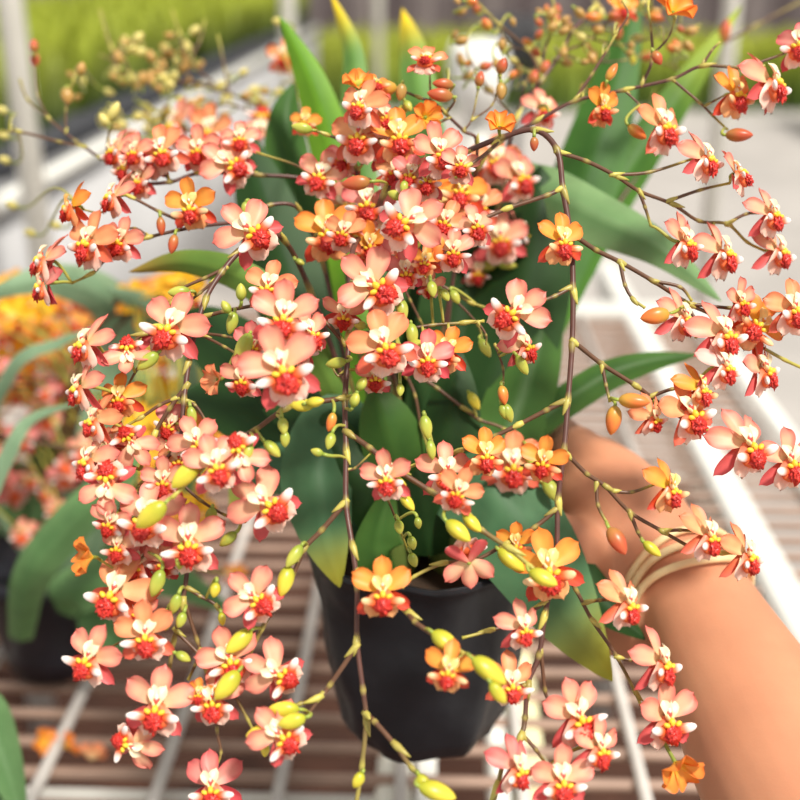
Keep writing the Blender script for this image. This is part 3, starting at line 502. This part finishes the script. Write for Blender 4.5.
for pts, w, tw, cols in LEAVES:
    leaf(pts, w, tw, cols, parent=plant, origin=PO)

# stems: every main stem is a part, its side branches are sub-parts
STEM_PTS = []                       # (px, py, d) samples for attaching flowers and buds
C_MAIN = lin((96, 62, 54)); C_BR = lin((104, 72, 52)); C_TIP = lin((196, 188, 84)); C_NODE = lin((206, 196, 96))
def sample(pts):                    # smooth in (x, y, d) space
    q = smooth([Vector(p) for p in pts], 6)
    return [(p.x, p.y, p.z) for p in q]
def nearest(x, y, pool): return min(pool, key=lambda s: (s[0]-x)**2+(s[1]-y)**2)
def bract(mb, p, tan, side, r):
    mb.tube([p-tan*r*1.5, p+tan*r*1.0+side*r*.3, p+tan*r*3.4+side*r*.8, p+tan*r*6+side*r*1.7], [r*1.1, r*1.45, r*1.05, r*.2], mix(C_NODE, C_BR, random.uniform(0, .5)), 7)
for st in STEMS:
    q = sample(st['pts']); pool = list(q)
    mb = MB(); k = len(q)
    P = [at(*p) for p in q]
    r0 = st.get('r', 1.15)*.001
    mb.tube(P, [r0*(1-.35*i/(k-1))*(1+.35*(i % 6 == 0)) for i in range(k)], [mix(mix(C_MAIN, C_NODE, .5*(i % 6 == 0)), C_TIP, sst(.8, 1, i/(k-1))*.5) for i in range(k)], 8)
    for i in range(6, k-3, 12):
        tan = (P[i+1]-P[i-1]).normalized(); bract(mb, P[i], tan, camvec(random.choice((1, -1)), .2, .4).normalized(), r0*.8)
    so = mb.obj('flower_stem', M_STEM, plant, PO)
    for br in st['br']:
        pts, dd = br[0], br[1]; rr = (br[2] if len(br) > 2 else .72)*.001
        d0 = nearest(pts[0][0], pts[0][1], pool)[2]
        m = len(pts)
        full = [(x, y, d0 + dd*i/(m-1)) for i, (x, y) in enumerate(pts)]
        b = sample(full) if m > 2 else [tuple(Vector(full[0]).lerp(Vector(full[-1]), t/4)) for t in range(5)]
        pool += b
        B = [at(*p) for p in b]; kk = len(B); mb = MB()
        mb.tube(B, [rr*(1-.3*i/(kk-1))*(1+.25*(i % 6 == 0)) for i in range(kk)], [mix(mix(C_BR, C_NODE, .45*(i % 6 == 0)), C_TIP, sst(.55, 1.05, i/(kk-1))) for i in range(kk)], 7)
        for i in range(0, kk-2, 12 if rr > .0007 else 60):
            tan = (B[min(i+1, kk-1)]-B[max(0, i-1)]).normalized(); bract(mb, B[i], tan, camvec(random.choice((1, -1)), .5, .3).normalized(), rr*.95)
        mb.obj('branch', M_STEM, so, PO)
    STEM_PTS += [q for q in pool if not (q[2] > .432 and q[1] > 225 and 320 < q[0] < 475)]   # not the bare lower stems

# flowers: the hundred largest are parts of their own, with lip, crest, column and pedicel below them
C_PED0 = lin((190, 180, 84)); C_PED1 = lin((150, 170, 70))
def flower_matrix(x, y, d, s, fx, fy, roll, back=False):
    nz = math.sqrt(max(.02, 1-fx*fx-fy*fy)); n = Vector((fx, fy, -nz if back else nz)).normalized()
    a = math.radians(roll); u = Vector((math.sin(a), math.cos(a), 0)); u = (u-n*n.dot(u)).normalized()
    r = u.cross(n)
    R3 = Matrix((r, u, n)).transposed()
    sc = s*d/F
    return Matrix.Translation(at(x, y, d)) @ (ROT @ R3).to_4x4() @ Matrix.Scale(sc, 4)
def pedicel(a, b, nb, mb=None, r=.00055):
    """from stem point a to b, arriving along nb (pointing away from the flower's back)"""
    mb = mb or MB(); L = (b-a).length
    c1 = a.lerp(b, .35) + Vector((0, 0, .12*L)); c2 = b + nb*min(.012, .35*L)
    pts = [((1-t)**3)*a+3*t*(1-t)**2*c1+3*t*t*(1-t)*c2+t**3*b for t in [i/10 for i in range(11)]]
    mb.tube(pts, [r*(1+.35*i/10) for i in range(11)], [mix(C_PED0, C_PED1, i/10) for i in range(11)], 7)
    return mb
order = sorted(range(len(FLOWERS)), key=lambda i: -FLOWERS[i][2])
keep = set(order[:100])
rest = MB()
for idx, fl in enumerate(FLOWERS):
    x, y, s, fx, fy, roll, pal = fl[:7]
    opt = fl[7] if len(fl) > 7 else {}
    rnd = random.Random(idx*13+1)
    near = nearest(x - fx*s*.35, y + fy*s*.35, STEM_PTS)
    d = opt.get('d', near[2] - .004 - rnd.uniform(0, .006) + opt.get('dd', 0))
    shape = opt.get('shape', 'reflex' if abs(fx) > .45 and rnd.random() < .8 else rnd.choice(('flat', 'flat', 'cupped', 'reflex')))
    if x > 540 and 0 <= fx < .45: fx += .24
    if abs(fx) > .42: fx = math.copysign(min(.92, abs(fx)*1.22), fx)
    Mw = flower_matrix(x, y, d, s*(1.16 if shape != 'cup' else 1.35), fx, fy, roll + rnd.uniform(-6, 6), opt.get('back', False))
    bits = flower_kind(pal, shape, rnd.randrange(3))
    Ml = Matrix.Translation(-PO) @ Mw
    nb = -(Mw.to_3x3() @ Vector((0, 0, 1))).normalized()
    ped = pedicel(at(*near), Mw @ Vector((0, .0, -.03)), nb)
    if idx in keep:
        o = None
        for b, me, n in bits:
            if me is None: continue
            q = bpy.data.objects.new(n, me); COL.objects.link(q)
            if o is None: o = q; q.parent = plant; q.matrix_local = Ml
            else: q.parent = o
        ped.obj('pedicel', M_STEM, o, M=Mw.inverted())
    else:
        for b, me, n in bits:
            if b: rest.merge(b, Ml)
        rest.merge(ped, Matrix.Translation(-PO))
if rest.v:
    o = rest.obj('flower_cluster', M_PETAL, plant); o['kind'] = 'stuff'

# buds
BC = {'g': (lin((150, 168, 62)), lin((196, 196, 84))), 'y': (lin((180, 182, 50)), lin((236, 216, 74))), 'o': (lin((206, 160, 64)), lin((232, 122, 58))),
      'r': (lin((176, 120, 60)), lin((200, 88, 56))), 'b': (lin((170, 140, 70)), lin((196, 150, 82))), 'p': (lin((200, 190, 110)), lin((222, 206, 120)))}
def bud_mesh(mb, c, tip, L, kind, fat):
    c0, c1 = BC[kind]; t3 = tip.normalized(); a = t3.orthogonal().normalized(); b = t3.cross(a)
    nu, nv = 12, 12; v, f, cc = [], [], []
    for i in range(nv+1):
        t = i/nv; r = L*fat*math.sin(math.pi*(t**.92))**.56*(1-.15*t) if 0 < i < nv else L*.02
        for j in range(nu):
            ph = 2*math.pi*j/nu; rr = r*(1+.07*math.cos(3*ph))
            v.append(c + t3*L*(t-.5) + a*rr*math.cos(ph) + b*rr*math.sin(ph)); cc.append(mix(c0, c1, sst(.05, .75, t)+.25*math.cos(3*ph)*sst(.2, .7, t)))
    for i in range(nv):
        for j in range(nu): f.append((i*nu+j, i*nu+(j+1) % nu, (i+1)*nu+(j+1) % nu, (i+1)*nu+j))
    mb.add(v, f, cc)
order = sorted(range(len(BUDS)), key=lambda i: -BUDS[i][2])
keep = set(order[:100]); rest = MB()
for idx, bd in enumerate(BUDS):
    x, y, s, ang, kind = bd[:5]; opt = bd[5] if len(bd) > 5 else {}
    rnd = random.Random(idx*7+3)
    a = math.radians(ang)
    ux, uy = math.cos(a), math.sin(a)
    near = nearest(x - ux*s*.8, y - uy*s*.8, STEM_PTS)
    d = opt.get('d', near[2] - rnd.uniform(.004, .011))
    L = s*d/F*1.12
    c = at(x, y, d); tip = camvec(ux, -uy, rnd.uniform(-.15, .35)).normalized()
    mb = MB(); bud_mesh(mb, c, tip, L, kind, rnd.uniform(.25, .29)*(1.25 if s < 17 else 1))
    pedicel(at(*near), c - tip*L*.47, -tip, mb, .0005)
    if idx in keep: mb.obj('bud', M_BUD, plant, PO)
    else: rest.merge(mb, Matrix.Translation(-PO))
if rest.v:
    o = rest.obj('bud_cluster', M_BUD, plant); o['kind'] = 'stuff'

# ------------------------------------------------------------------ person: forearm and hand around the pot, one continuous body
def body():
    mb = MB(); c = lin((208, 147, 112))
    def limb(L, n=20):
        q = smooth([Vector((x, y, d, r)) if False else Vector((x, y, d)) for x, y, d, r in L], 6)
        rr = smooth([Vector((r, 0, 0)) for x, y, d, r in L], 6)
        P = [at(*p) for p in q]; R = [v.x for v in rr]
        mb.tube(P, R, c, n)
        mb.ell(P[0], (R[0],)*3, c, nu=16, nv=10); mb.ell(P[-1], (R[-1],)*3, c, nu=16, nv=10)
    # forearm (towards the elbow, out of frame) to the wrist and the back of the hand
    limb([(935, 1000, .35, .040), (862, 890, .375, .0365), (795, 788, .40, .0335), (742, 692, .43, .0295), (703, 618, .458, .0252), (684, 584, .470, .0240), (660, 560, .480, .0255), (628, 535, .490, .0285), (606, 512, .498, .0265)], 28)
    limb([(640, 560, .485, .026), (610, 572, .488, .023), (585, 560, .485, .019)])           # heel of the thumb
    limb([(672, 598, .474, .0215), (634, 604, .480, .0245), (604, 598, .486, .0215), (584, 582, .490, .018)])    # heel of the hand
    limb([(630, 525, .492, .027), (598, 482, .508, .0215), (578, 458, .520, .0150)])         # back of the hand to the index knuckle
    limb([(578, 460, .520, .0145), (548, 432, .545, .0110), (512, 428, .564, .0098), (474, 440, .570, .0088), (455, 449, .571, .0080)])   # index
    limb([(594, 488, .520, .0150), (558, 468, .556, .0112), (515, 466, .573, .0100), (470, 476, .578, .0090), (446, 486, .578, .0080)])   # middle
    limb([(604, 520, .520, .0145), (568, 505, .556, .0108), (528, 505, .572, .0096), (486, 514, .577, .0086), (466, 520, .577, .0078)])   # ring
    limb([(610, 552, .515, .0130), (580, 545, .548, .0095), (545, 545, .566, .0084), (512, 552, .571, .0076), (496, 556, .571, .0068)])   # little finger
    limb([(600, 560, .484, .0190), (566, 548, .470, .0148), (535, 532, .464, .0120), (512, 524, .4585, .0105), (492, 520, .4545, .0088)])  # thumb
    o = mb.obj('person', M_SKIN)
    rm = o.modifiers.new('r', 'REMESH'); rm.mode = 'VOXEL'; rm.voxel_size = .0016; rm.use_smooth_shade = True
    sm = o.modifiers.new('s', 'SMOOTH'); sm.factor = .5; sm.iterations = 14
    bpy.context.view_layer.update()
    dg = bpy.context.evaluated_depsgraph_get()
    me = bpy.data.meshes.new_from_object(o.evaluated_get(dg)); o.modifiers.clear(); o.data = me
    me.name = 'person'
    for a in list(me.color_attributes): me.color_attributes.remove(a)
    a = me.color_attributes.new('Col', 'FLOAT_COLOR', 'POINT'); k = []
    for v in me.vertices:
        n = noise.noise(v.co*38); c1 = mix(c, lin((200, 132, 100)), .35+.5*n); k += [*c1, 1]
    a.data.foreach_set('color', k)
    me.polygons.foreach_set('use_smooth', [True]*len(me.polygons))
    if not me.materials: me.materials.append(M_SKIN)
    return o
person = body()
tag(person, "person's bare forearm and hand reaching in from the lower right, gripping the black pot", 'person')
# thumb nail
nl = MB(); q = at(500, 517, .4475)
nl.ell(q, (.0062, .0052, .0016), lin((240, 190, 168)), ROT @ Matrix.Rotation(.3, 3, 'Z'), 14, 8)
nl.obj('thumbnail', M_SKIN, person)
# cream bands round the wrist
axis = (at(660, 560, .480) - at(738, 692, .43)).normalized()
for k, (cx, cy, cd, r, tilt) in enumerate([(676, 573, .474, .0262, .10), (684, 583, .4695, .0262, .02), (692, 598, .4640, .0266, -.06)]):
    ctr = at(cx, cy, cd)
    e1 = axis.cross(camvec(0, 0, 1)).normalized(); e2 = axis.cross(e1).normalized()
    P = []
    for j in range(65):
        a = 2*math.pi*j/64
        P.append(ctr + (e1*math.cos(a) + e2*math.sin(a))*r + axis*(tilt*r*math.cos(a) + .0012*math.sin(3*a+k)))
    mb = MB(); mb.tube(P, .0017, [mix(lin((250, 222, 170)), lin((240, 200, 150)), .5+.5*math.sin(j*.9+k)) for j in range(65)], 10, cap=False)
    o = mb.obj('bracelet', M_BAND, person); o['label'] = 'thin cream band worn on the wrist'

# ------------------------------------------------------------------ the wire bench
rx0 = ground(298, 700).x
SX, SY = .078, .0302
YN, YF = ground(400, 850).y, ground(620, 311).y
x_l, x_r = rx0 - SX*9, ground(745, 396).x
bench = empty('bench', (rx0, (YN+YF)/2, 0))
tag(bench, 'open wire bench top of pale bars under the held orchid, with white steel beams', 'bench')
BO = bench.location.copy()
m = MB()
y = YN
while y < YF - .01:
    P = [Vector((x_l + (x_r-x_l)*i/10, y + .0006*math.sin(i*2.1+y*50), 0)) for i in range(11)]
    m.tube(P, .0043, lin((166, 138, 122)), 6); y += SY
x = x_l
while x < x_r:
    m.tube([Vector((x, YN, .0062)), Vector((x, (YN+YF)/2, .0062)), Vector((x, YF, .0062))], .0043, lin((206, 200, 194)), 6); x += SX
w = m.obj('wire_mesh', M_METAL, bench, BO)
def beam(name, pts, wd, h, col, par=bench, org=BO, z=-.0062, m_=None):
    a, b = Vector(pts[0]), Vector(pts[1]); t = (b-a).normalized(); s = Vector((-t.y, t.x, 0))*wd/2
    mb = MB(); v = []
    ch = min(wd, h)*.15
    prof = [(-1, -h), (1, -h), (1, -ch), (1-2*ch/wd, 0), (-1+2*ch/wd, 0), (-1, -ch)]
    for p in (a, b):
        for sx, dz in prof: v.append(Vector((p.x, p.y, z+dz)) + s*sx)
    n = len(prof)
    mb.add(v, [tuple(range(n-1, -1, -1)), tuple(range(n, 2*n))] + [(i, (i+1) % n, n+(i+1) % n, n+i) for i in range(n)], col)
    o = mb.obj(name, m_ or M_PAINT, par, org); 
    o.data.polygons.foreach_set('use_smooth', [False]*len(o.data.polygons)); return o
WH = lin((236, 236, 230)); CRM = lin((238, 234, 190))
def lbeam(px, py, wpx, col=WH, z=.0, h=.04, y1=None):
    g = ground(px, py); wd = wpx*(g-CAM).length/F
    return beam('beam', [(g.x, YN, 0), (g.x, y1 or YF, 0)], wd, h, col, z=z)
lbeam(690, 424, 27, z=.011, h=.05, y1=ground(592, 262, .011).y)
lbeam(770, 416, 20, z=.010)
lbeam(426, 780, 20, lin((240, 240, 234))); lbeam(500, 760, 20, lin((244, 244, 238))); lbeam(529, 760, 32, CRM)
lbeam(393, 790, 34, lin((240, 238, 226)), y1=ground(393, 746).y)
def xbeam(py, wpx, xa, xb, col=WH, z=-.006):
    g = ground(400, py); d = (g-CAM).length
    wd = wpx*d*d/(F*.5)*.9
    return beam('cross_beam', [(xa, g.y, 0), (xb, g.y, 0)], wd, .03, col, z=z)
xbeam(792, 18, x_l, ground(415, 792).x, z=-.008)
xbeam(311, 11, ground(470, 311).x, x_r, lin((222, 222, 216)), z=.012)
# bench legs going down to the ground
for lx in (x_l+.1, ground(690, 424).x):
    for ly in (YN+.25, YF-.02):
        mb = MB(); mb.box((lx-.018, ly-.018, -.8), (lx+.018, ly+.018, -.042), lin((200, 200, 196))); mb.obj('leg', M_PAINT, bench, BO)

# ------------------------------------------------------------------ ground
FZ = -.8
def plane(name, x0, x1, y0, y1, z, col, m_):
    mb = MB(); n = 12
    v = [(x0+(x1-x0)*i/n, y0+(y1-y0)*j/n, z) for i in range(n+1) for j in range(n+1)]
    mb.add(v, [(i*(n+1)+j, (i+1)*(n+1)+j, (i+1)*(n+1)+j+1, i*(n+1)+j+1) for i in range(n) for j in range(n)], col)
    return structure(mb.obj(name, m_))
plane('floor', -14, 16, -2, 30, FZ, lin((176, 171, 167)), M_CONC)
plane('ground_soil', x_l-1.2, x_r+.3, -1.5, YF+1.1, FZ+.004, lin((70, 41, 28)), M_SOIL)

# ------------------------------------------------------------------ far benches with rows of young plants
def plant_bench(name, label, x0, x1, y0, y1, ztop, glabel, hgt, n, seed, cols, tray=True, over=0):
    b = empty(name, ((x0+x1)/2, (y0+y1)/2, ztop)); tag(b, label, 'bench')
    O = b.location.copy()
    mb = MB(); mb.box((x0, y0, ztop-.03), (x1, y1, ztop), lin((128, 128, 130))); mb.obj('bench_top', M_CONC, b, O)
    for xx in (x0, x1):
        mb = MB(); mb.box((xx-.010, y0, ztop-.032), (xx+.010, y1, ztop+.006), WH); mb.obj('edge_rail', M_PAINT, b, O)
    for xx in (x0+.012, x1-.024):
        mb = MB(); mb.box((xx, y0+.01, FZ+.002), (xx+.012, y1-.01, ztop-.03), lin((186, 186, 188))); mb.obj('side_panel', M_CONC, b, O)
    for xx in (x0+.15, x1-.15):
        for k in range(3):
            yy = y0+.2+(y1-y0-.4)*k/2
            mb = MB(); mb.box((xx-.02, yy-.02, FZ), (xx+.02, yy+.02, ztop-.03), lin((180, 180, 178))); mb.obj('leg', M_PAINT, b, O)
    return b
def crop(label, x0, x1, y0, y1, z, hgt, n, seed, top, low):
    rnd = random.Random(seed); mb = MB()
    for _ in range(n):
        px, py = rnd.uniform(x0, x1), rnd.uniform(y0, y1); h = hgt*rnd.uniform(.7, 1.08); a = rnd.uniform(0, 6.28); w = rnd.uniform(.012, .022)*(1+hgt)
        lean = rnd.uniform(.05, .3)*h; s = Vector((math.cos(a), math.sin(a), 0)); l = Vector((-s.y, s.x, 0))*lean
        p = Vector((px, py, z)); P = []
        for t in (0, .4, .75, 1): P.append((p + l*t*t + Vector((0, 0, h*t)), w*(.6, 1, .8, .08)[int(t*3+.01)]))
        v, c = [], []
        k = rnd.random()
        for q, ww in P: v += [q-s*ww, q+s*ww]; c += [mix(low, top, k*.15+.95*max(0, (q.z-z)/hgt)**1.5)]*2  # blades darken towards the foot, shading between them put into the colour
        mb.add(v, [(0, 1, 3, 2), (2, 3, 5, 4), (4, 5, 7, 6)], c)
    o = mb.obj('foliage', M_FAR); o['kind'] = 'stuff'; tag(o, label, 'plants'); return o
gl = ground(30, 150); gl2 = ground(245, 62)
bx1 = ground(40, 172).x + .02
plant_bench('seedling_bench', 'pale grey bench with white edges behind the orchid on the left', bx1-1.5, bx1, 1.9, 9.5, 0, '', .3, 0, 1, None)
crop('row of grassy yellow-green young plants on the left bench', bx1-1.42, bx1-.10, 2.7, 9.4, .065, .24, 7000, 3, lin((188, 200, 66)), lin((34, 62, 26)))
mb = MB(); mb.box((bx1-1.46, 2.65, .002), (bx1-.06, 9.42, .06), lin((52, 54, 60)))
tag(mb.obj('seedling_tray', M_DARK), 'long dark plastic tray under the grassy plants on the left bench', 'tray')
fy = 9.9
b2x = 3.2
plant_bench('seedling_bench', 'pale bench with white edges far away at the top right', b2x, b2x+1.6, 4.2, 9.5, -.05, '', .3, 0, 2, None)
crop('row of green young plants on the far right bench', b2x+.1, b2x+1.5, 4.3, 9.4, .025, .26, 4200, 5, lin((186, 200, 74)), lin((70, 110, 46)))
mb = MB(); mb.box((b2x+.06, 4.28, -.048), (b2x+1.54, 9.42, .02), lin((60, 62, 66))); tag(mb.obj('seedling_tray', M_DARK), 'dark tray under the green plants at the far top right', 'tray')
crop('distant band of yellow-green plants on the ground across the far end', -6, 9, fy+.6, fy+3.2, FZ, .62, 9000, 9, lin((198, 206, 76)), lin((80, 116, 50)))
mb = MB(); mb.box((-12, 17.0, FZ), (16, 17.15, 4), lin((150, 140, 142)))
for k in range(60): mb.box((-12+k*.47, 16.94, FZ), (-12+k*.47+.16, 17.0, 4), lin((176, 166, 166)) if k % 2 else lin((120, 108, 112)))
structure(mb.obj('wall_back', M_WALL))

# white posts of the greenhouse
def post(px, py, d, wpx, label):
    p = at(px, py, d); r = wpx*d/F/2
    mb = MB(); mb.tube([Vector((p.x, p.y, FZ)), Vector((p.x, p.y, 1)), Vector((p.x, p.y, 2.6))], r, lin((240, 238, 228)), 16)
    mb.box((p.x-r*2, p.y-r*2, FZ), (p.x+r*2, p.y+r*2, FZ+.012), lin((210, 210, 205)))
    tag(mb.obj('greenhouse_post', M_PAINT), label, 'post', 'white greenhouse posts')
post(33, 190, 2.2, 25, 'thick white post at the far left edge, in front of the grassy plants')
post(289, 50, 3.9, 15, 'white post rising behind the pointed green leaf near the top middle')
post(722, 100, 2.6, 17, 'white post at the top right, behind the yellow-tipped leaf')
post(378, 5, 9.6, 9, 'thin distant white post left of the topmost leaf tips')
post(131, 5, 9.6, 8, 'thin distant white post above the blurred buds at the top left')
post(212, 5, 9.65, 9, 'thin distant white post behind the grassy plants, second from the thick post')

# added white shape for the overexposed floor glare in the middle background
g = at(478, 74, 3.0)
mb = MB()
for k in range(24):
    a = k*.2618
mb.tube([g+Vector((0, 0, -.11)), g+Vector((0, 0, -.02)), g+Vector((0, 0, .05)), g+Vector((0, 0, .085)), g+Vector((0, 0, .09))], [.055, .078, .082, .07, .02], lin((252, 252, 248)), 20)
mb.tube([Vector((g.x, g.y, FZ)), g+Vector((0, 0, -.1))], .03, lin((225, 225, 220)), 12)
tag(mb.obj('floor_glare', M_PAINT), 'added white planter on a post, blurred behind the top middle stems', 'placeholder')
g = at(520, 46, 3.4)
mb = MB()
for k in range(3): mb.tube([g+Vector((-.06+.05*k, 0, -.1)), g+Vector((-.065+.05*k, 0, .09))], [.022, .03], lin((54, 54, 58)), 12)
mb.tube([g+Vector((0, 0, -.1)), Vector((g.x, g.y, FZ))], .012, lin((70, 70, 72)), 8); mb.box((g.x-.1, g.y-.05, g.z-.115), (g.x+.08, g.y+.05, g.z-.1), lin((80, 80, 82)))
tag(mb.obj('pot_stand', M_DARK), 'dark stand of small black pots blurred behind the brown buds, top middle', 'stand')

# ------------------------------------------------------------------ neighbouring orchids on the bench, out of focus
def neighbour(name, label, base, leaves, fl, cols, seed, potr=.05, pal=(2,)):
    B = base; e = empty(name, B); tag(e, label, 'potted plant')
    mb = MB(); n = 40; pr = [(0, .002), (potr*.74, .001), (potr*.8, .02), (potr*.95, .075), (potr*1.04, .076), (potr*1.04, .088), (potr*.95, .088), (potr*.93, .075), (0, .073)]
    v = [(r*math.cos(2*math.pi*j/n), r*math.sin(2*math.pi*j/n), z) for r, z in pr for j in range(n)]
    mb.add(v, [(i*n+j, i*n+(j+1) % n, (i+1)*n+(j+1) % n, (i+1)*n+j) for i in range(len(pr)-1) for j in range(n)], lin((38, 38, 46)))
    mb.obj('pot', M_POT, e)
    for pts, w, tw, c in leaves: leaf(pts, w, tw, c, parent=e, origin=B)
    rnd = random.Random(seed)
    top = B + Vector((0, 0, .08))
    groups = {}
    for i, (x, y, d, s) in enumerate(fl):
        d += .10
        pal_ = rnd.choice(pal)
        Mw = flower_matrix(x, y, d, s*1.2, rnd.uniform(-.4, .4), rnd.uniform(-.1, .5), rnd.uniform(-50, 50))
        bits = flower_kind(pal_, 'flat', rnd.randrange(2))
        key = (pal_, 'nb', bits[0][1].name)
        if key not in _cache:
            m = MB()
            for b, me, nme in (bits[:2] if pal_ != 5 else bits[:1]): m.merge(b)
            _cache[key] = m.mesh('flower', M_PETAL)
        if i < 100:
            o = bpy.data.objects.new('flower', _cache[key]); COL.objects.link(o); o.parent = e
            o.matrix_local = Matrix.Translation(-B) @ Mw
        groups.setdefault(i % 7, []).append(Mw.translation.copy())
    for k, P in groups.items():
        P.sort(key=lambda p: (p-top).length); m = MB()
        path = smooth([top] + [top.lerp(P[-1], t) + Vector((0, 0, .06*math.sin(t*3.1))) for t in (.3, .65)] + [P[-1]], 6)
        m.tube(path, .0013, C_BR, 6)
        for p in P[:-1]:
            q = min(path, key=lambda s: (s-p).length); m.tube([q, q.lerp(p, .5)+Vector((0, 0, .004)), p], .0007, C_TIP, 5)
        m.obj('flower_stem', M_STEM, e, B)
    return e
_n1 = (lin((116, 152, 116)), lin((160, 186, 150)), None); _n2 = (lin((84, 128, 74)), lin((126, 164, 108)), None)
rnd = random.Random(11)
fl = []
for _ in range(70):
    r_ = rnd.random()
    if r_ < .5: x, y = rnd.uniform(-10, 195), rnd.uniform(285, 355)
    elif r_ < .72: x, y = rnd.uniform(-5, 90), rnd.uniform(340, 430)
    else: x, y = rnd.uniform(120, 215), rnd.uniform(385, 530)
    fl.append((x, y, rnd.uniform(.66, .76), rnd.uniform(30, 42)))
for _ in range(16):
    x, y = (rnd.uniform(135, 215), rnd.uniform(388, 475)) if _ < 9 else (rnd.uniform(165, 228), rnd.uniform(498, 545))
    fl.append((x, y, .56, rnd.uniform(34, 46)))
for _ in range(7): fl.append((rnd.uniform(115, 195), rnd.uniform(272, 312), .60, 36))
fl += [(72, 620, .70, 22), (74, 645, .70, 20), (235, 575, .74, 24), (3, 592, .72, 26), (150, 385, .7, 34), (155, 460, .7, 36), (60, 300, .7, 34), (20, 315, .7, 34)]
b1 = ground(62, 668)
neighbour('orange_orchid', 'blurred potted orchid with yellow-orange flowers standing on the wire bench at the left', Vector((b1.x, b1.y, .0115)),
    [([(70, 600, .80), (80, 500, .76), (120, 330, .72), (60, 280, .68), (-30, 300, .66)], 44, 0, _n1),
     ([(70, 600, .80), (110, 480, .78), (200, 400, .74), (170, 325, .71), (105, 285, .69)], 50, 10, _n1),
     ([(60, 600, .78), (-20, 480, .72), (10, 372, .66), (60, 342, .655), (92, 330, .655)], 15, 30, _n1),
     ([(60, 610, .76), (75, 590, .74), (150, 572, .72), (235, 612, .72)], 52, 10, _n2),
     ([(20, 640, .74), (30, 580, .68), (66, 530, .665), (120, 478, .66), (190, 420, .66)], 42, 0, _n2),
     ([(60, 600, .82), (150, 500, .80), (180, 430, .79), (120, 360, .78)], 60, 0, _n2),
     ([(60, 610, .80), (100, 590, .78), (110, 640, .76), (118, 660, .75)], 60, 0, _n2),
     ([(50, 600, .84), (60, 480, .82), (40, 400, .80)], 60, 0, _n2), ([(70, 600, .86), (110, 470, .84), (100, 420, .83)], 70, 0, _n2), ([(50, 600, .86), (10, 500, .84), (0, 450, .83)], 70, 0, _n2)],
    fl, None, 21, pal=(5, 5, 5, 2))
fl = []
for _ in range(40):
    r_ = rnd.random()
    if r_ < .45: x, y = rnd.gauss(-8, 14), rnd.uniform(425, 520)
    elif r_ < .75: x, y = rnd.uniform(-10, 70), rnd.uniform(360, 440)
    else: x, y = rnd.uniform(20, 90), rnd.uniform(440, 540)
    fl.append((x, y, rnd.uniform(.62, .72), rnd.uniform(24, 34)))
b2 = ground(-190, 760)
neighbour('pink_orchid', 'blurred potted orchid with pink flowers at the far left edge', Vector((b2.x, b2.y, .0115)),
    [([(-120, 700, .70), (-40, 560, .62), (5, 460, .60), (30, 420, .60), (80, 402, .60)], 16, 20, _n1),
     ([(-70, 720, .66), (-25, 705, .58), (0, 752, .56), (26, 830, .55)], 44, 0, _n2),
     ([(-80, 690, .68), (-60, 700, .60), (-20, 770, .57), (20, 820, .56)], 50, 0, _n2)],
    fl, None, 23, pal=(0, 3))
# fallen flowers lying on the wires
for k, (x, y, pal, lab) in enumerate([(42, 741, 2, 'fallen yellow flower lying on the wires at the lower left, nearest the picture edge'), (67, 745, 2, 'fallen yellow flower on the wires, middle one of three at the lower left'), (92, 756, 1, 'fallen pinkish flower on the wires, right-hand one of three at the lower left')]):
    g = ground(x, y, .012)
    bits = flower_kind(pal, 'cup', k % 2); me = bits[0][1]
    o = bpy.data.objects.new('fallen_flower', me); COL.objects.link(o)
    o.matrix_world = Matrix.Translation(g) @ Matrix.Rotation(1.1+k, 4, 'Z') @ Matrix.Rotation(1.2, 4, 'X') @ Matrix.Scale(.024, 4)
    tag(o, lab, 'flower', 'fallen flowers')

# ------------------------------------------------------------------ light, camera
W = bpy.data.worlds.new('World'); S.world = W; W.use_nodes = True
bg = W.node_tree.nodes['Background']; bg.inputs[0].default_value = (1.0, .97, .92, 1); bg.inputs[1].default_value = .58
sun = bpy.data.lights.new('sun', 'SUN'); sun.energy = 3.9; sun.angle = math.radians(8); sun.color = (1, .95, .86)
so = bpy.data.objects.new('sun', sun); COL.objects.link(so)
so.rotation_euler = Vector((.44, -.5, 1)).to_track_quat('Z', 'Y').to_euler()
cam = bpy.data.cameras.new('camera'); co = bpy.data.objects.new('camera', cam); COL.objects.link(co)
co.location = CAM; co.rotation_euler = (math.pi/2-PITCH, 0, YAW)
cam.sensor_width = 36; cam.lens = F/800*36; cam.clip_start = .01; cam.clip_end = 100
cam.dof.use_dof = True; cam.dof.focus_distance = .395; cam.dof.aperture_fstop = 6.5
S.camera = co
S.view_settings.view_transform = 'Standard'; S.view_settings.look = 'None'; S.view_settings.gamma = 1
S.view_settings.exposure = 0.2; S.view_settings.use_curve_mapping = False
